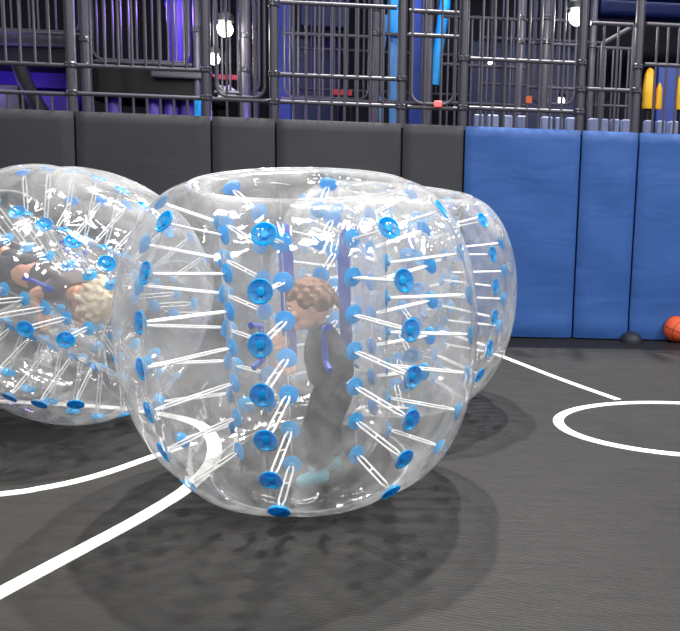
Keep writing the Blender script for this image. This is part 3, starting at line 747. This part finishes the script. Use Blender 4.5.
def hand(mb_, wrist, direction, palm_n, side, curl, sc=1.0):
    """palm and five separate bent fingers; side = direction of the thumb"""
    d_ = Vector(direction).normalized(); n = Vector(palm_n); n = (n - n.dot(d_) * d_).normalized(); s_ = n.cross(d_) * side
    w_ = Vector(wrist); L = .060 * sc
    for k in range(4):
        off = (1.5 - k) * .0135 * sc
        chain(mb_, [w_ + s_ * off * .5, w_ + s_ * off * .9 + d_ * L * .5, w_ + s_ * off + d_ * L], [.011 * sc] * 3, 1)
        base = w_ + s_ * off + d_ * L * .95; ln = (.040, .046, .043, .033)[k] * sc
        p = [base]; dd = d_.copy()
        for j in range(3):
            dd = Matrix.Rotation(R(curl), 3, s_ * (1 if side > 0 else -1)) @ dd
            p.append(p[-1] + dd * ln * (.42, .32, .26)[j])
        chain(mb_, p, [.0075 * sc, .007 * sc, .0065 * sc, .0055 * sc], 1)
    tb = w_ + s_ * .015 * sc + d_ * .012 * sc
    t1 = tb + (s_ * .8 + d_ * .7 + n * .3).normalized() * .026 * sc; t2 = t1 + (s_ * .3 + d_ * .9 + n * .5).normalized() * .020 * sc; t3 = t2 + (d_ * .9 + n * .6).normalized() * .014 * sc
    chain(mb_, [tb, t1, t2, t3], [.010 * sc, .0085 * sc, .0075 * sc, .006 * sc], 1)
def person(t, J, hair, shirt, trousers, shoes, look, upv, hair_long, sc=1.0):
    J = {k: Vector(v) for k, v in J.items()}
    B = MB()
    order = ['pelvis', 'belly', 'chest', 'neck', 'skull', 'shL', 'elL', 'wrL', 'shR', 'elR', 'wrR', 'hipL', 'knL', 'anL', 'toL', 'hipR', 'knR', 'anR', 'toR']
    rad = dict(pelvis=.085, belly=.078, chest=.085, neck=.036, skull=.05, shL=.042, elL=.031, wrL=.021, shR=.042, elR=.031, wrR=.021, hipL=.068, knL=.046, anL=.028, toL=.022, hipR=.068, knR=.046, anR=.028, toR=.022)
    ed = [('pelvis', 'belly'), ('belly', 'chest'), ('chest', 'neck'), ('neck', 'skull'), ('chest', 'shL'), ('shL', 'elL'), ('elL', 'wrL'), ('chest', 'shR'), ('shR', 'elR'), ('elR', 'wrR'),
          ('pelvis', 'hipL'), ('hipL', 'knL'), ('knL', 'anL'), ('anL', 'toL'), ('pelvis', 'hipR'), ('hipR', 'knR'), ('knR', 'anR'), ('anR', 'toR')]
    ix = {k: i for i, k in enumerate(order)}
    vs, fs = skin_chain(([(J[k], rad[k] * sc) for k in order], [(ix[a], ix[b_]) for a, b_ in ed], 0)); B.add(vs, fs)
    # head
    fwd = Vector(look).normalized(); up = Vector(upv); up = (up - up.dot(fwd) * fwd).normalized(); sd = up.cross(fwd)
    hm = Matrix(((sd.x, fwd.x, up.x), (sd.y, fwd.y, up.y), (sd.z, fwd.z, up.z)))
    hc = J['head']; h = lambda x, y, z: hc + hm @ Vector((x, y, z)) * sc
    B.ball(hc, (.076 * sc, .090 * sc, .095 * sc), 28, 18, hm)
    B.ball(h(0, .022, -.052), (.055 * sc, .060 * sc, .052 * sc), 20, 12, hm)          # jaw
    B.ball(h(0, .066, -.082), (.022 * sc, .018 * sc, .016 * sc), 12, 8, hm)           # chin
    chain(B, [h(0, .082, .012), h(0, .096, -.018), h(0, .098, -.030)], [.008 * sc, .011 * sc, .012 * sc], 1)   # nose
    for sg in (-1, 1):
        B.ball(h(sg * .038, .072, -.028), (.022 * sc, .018 * sc, .02 * sc), 12, 8, hm)   # cheek
        B.ball(h(sg * .033, .080, .022), (.022 * sc, .010 * sc, .008 * sc), 12, 8, hm)   # brow
        B.ball(h(sg * .077, -.004, -.012), (.010 * sc, .018 * sc, .028 * sc), 12, 8, hm) # ear
    hand(B, J['wrL'], J['hdL'] - J['wrL'], J['pnL'], 1, 32, sc)
    hand(B, J['wrR'], J['hdR'] - J['wrR'], J['pnR'], -1, 32, sc)
    remeshed(B, 'body', M['skin'], .0055, t, 2)
    for sg in (-1, 1):
        b_ = MB(); b_.ball(h(sg * .031, .0825, .004), (.012 * sc, .008 * sc, .008 * sc), 12, 8, hm); e_ = b_.build('eye', M['eye'], t)
        b_ = MB(); b_.ball(h(sg * .031, .0895, .004), (.0055 * sc, .003 * sc, .0055 * sc), 10, 6, hm); b_.build('iris', M['iris'], e_)
    b_ = MB(); b_.tube([h(-.022, .081, -.056), h(-.010, .0885, -.054), h(0, .090, -.056), h(.010, .0885, -.054), h(.022, .081, -.056)], [.002 * sc, .005 * sc, .0055 * sc, .005 * sc, .002 * sc], 8); b_.build('mouth', M['lip'], t)
    # hair: cap of locks
    b_ = MB(); b_.ball(h(0, -.012, .018), (.086 * sc, .092 * sc, .094 * sc), 24, 14, hm)
    for k in range(46):
        az = R(k * 137.5); el = math.acos(1 - (k + .5) / 46 * 1.15)
        dirv = Vector((math.sin(el) * math.cos(az), math.sin(el) * math.sin(az), math.cos(el)))
        face = dirv.y > .55 and dirv.z < .35
        if face: continue
        p0 = Vector((dirv.x * .082, -.012 + dirv.y * .088, .018 + dirv.z * .090))
        ln = hair_long * (1.3 if dirv.y < .2 else .45)
        p1 = p0 + Vector((dirv.x * .016, dirv.y * .02, -ln * .5)) ; p2 = p0 + Vector((dirv.x * .012, dirv.y * .012 - .008, -ln))
        b_.tube([h(*p0), h(*p1), h(*p2)], [.017 * sc, .014 * sc, .004 * sc], 8)
    hair_o = remeshed(b_, 'hair', hair, .007, t, 2)
    # trim the fringe off the face
    bm = bmesh.new(); bm.from_mesh(hair_o.data); inv = hm.transposed()
    kill = [v for v in bm.verts if (lambda q: q.y > .045 * sc and q.z < .035 * sc and abs(q.x) < .062 * sc)(inv @ (v.co - hc))]
    bmesh.ops.delete(bm, geom=kill, context='VERTS'); bm.to_mesh(hair_o.data); bm.free()
    # shirt with short sleeves
    ck = ['pelvis', 'belly', 'chest', 'shL', 'shR']
    lp = lambda a, b2, k: J[a].lerp(J[b2], k)
    V = [(J['pelvis'].lerp(J['belly'], .0), .116 * sc), (J['belly'], .108 * sc), (J['chest'], .106 * sc), (lp('chest', 'neck', .62), .056 * sc),
         (J['shL'], .055 * sc), (lp('shL', 'elL', .75), .047 * sc), (J['shR'], .055 * sc), (lp('shR', 'elR', .75), .047 * sc)]
    vs, fs = skin_chain((V, [(0, 1), (1, 2), (2, 3), (2, 4), (4, 5), (2, 6), (6, 7)], 0)); b_ = MB(); b_.add(vs, fs); b_.build('shirt', shirt, t)
    V = [(J['pelvis'], .105 * sc), (J['hipL'], .092 * sc), (J['knL'], .070 * sc), (lp('knL', 'anL', .85), .056 * sc), (J['hipR'], .092 * sc), (J['knR'], .070 * sc), (lp('knR', 'anR', .85), .056 * sc), (lp('pelvis', 'belly', .5), .09 * sc)]
    vs, fs = skin_chain((V, [(0, 1), (1, 2), (2, 3), (0, 4), (4, 5), (5, 6), (0, 7)], 0)); b_ = MB(); b_.add(vs, fs); b_.build('trousers', trousers, t)
    for s_ in 'LR':
        b_ = MB(); a = J['an' + s_]; c = J['to' + s_]; dr = (c - a).normalized()
        chain(b_, [a - dr * .03 * sc, a + dr * .02 * sc, lp('an' + s_, 'to' + s_, .6), c + dr * .03 * sc], [.036 * sc, .038 * sc, .036 * sc, .028 * sc]); b_.build('shoe', shoes, t)
    return t

# child standing in the front ball, leaning to the left of the picture with both hands up on the grips
kx = ground(322, 484); 
t1 = thing('person', 'person with brown hair in black shirt and trousers, leaning forward inside the front ball', 'person', (kx.x, kx.y + .02, 0))
J1 = dict(pelvis=(.045, 0, .43), belly=(.03, 0, .52), chest=(.01, -.005, .61), neck=(-.03, -.01, .705), skull=(-.05, -.012, .76), head=(-.062, -.015, .79),
          shL=(.0, .105, .65), elL=(-.06, .14, .54), wrL=(-.165, .07, .60), hdL=(-.24, .05, .625), pnL=(.2, -1, .2),
          shR=(.0, -.11, .65), elR=(.01, -.17, .53), wrR=(-.085, -.165, .525), hdR=(-.14, -.14, .56), pnR=(-.1, 1, .1),
          hipL=(.045, .06, .40), knL=(-.005, .075, .235), anL=(.04, .085, .06), toL=(-.05, .085, .03),
          hipR=(.045, -.06, .40), knR=(-.02, -.07, .235), anR=(.015, -.075, .06), toR=(-.07, -.08, .03))
person(t1, J1, M['brownhair'], M['blacktee'], M['blacktee'], M['tealcloth'], (-.92, -.32, -.28), (-.3, 0, 1), .05, 1.0)

# child lying in the tipped ball, head towards the court
a2 = AX2.normalized()
t2 = thing('person', 'person with pale blond hair lying inside the tipped ball at left', 'person')
J2 = dict(pelvis=(0, 0, -.20), belly=(0, 0, -.10), chest=(0, .0, .0), neck=(0, .01, .10), skull=(0, .015, .16), head=(0, .02, .19),
          shL=(-.11, 0, .05), elL=(-.16, .06, -.06), wrL=(-.12, .15, -.01), hdL=(-.11, .2, .03), pnL=(1, 0, 0),
          shR=(.11, 0, .05), elR=(.16, .06, -.06), wrR=(.12, .15, -.01), hdR=(.11, .2, .03), pnR=(-1, 0, 0),
          hipL=(-.06, 0, -.23), knL=(-.075, .05, -.41), anL=(-.08, -.02, -.57), toL=(-.08, .06, -.61),
          hipR=(.06, 0, -.23), knR=(.075, .06, -.41), anR=(.08, -.02, -.57), toR=(.08, .06, -.61))
person(t2, J2, M['blond'], M['greycloth'], M['darkcloth'], M['darkcloth'], (0, 1, -.1), (0, .1, 1), .05, 1.18)
x2 = a2.cross(ul).normalized(); y2 = a2.cross(x2)
t2.rotation_euler = Matrix(((x2.x, y2.x, a2.x), (x2.y, y2.y, a2.y), (x2.z, y2.z, a2.z))).to_euler()
t2.location = c2 - a2 * .01 - rl * .02 + Vector((0, 0, .035))
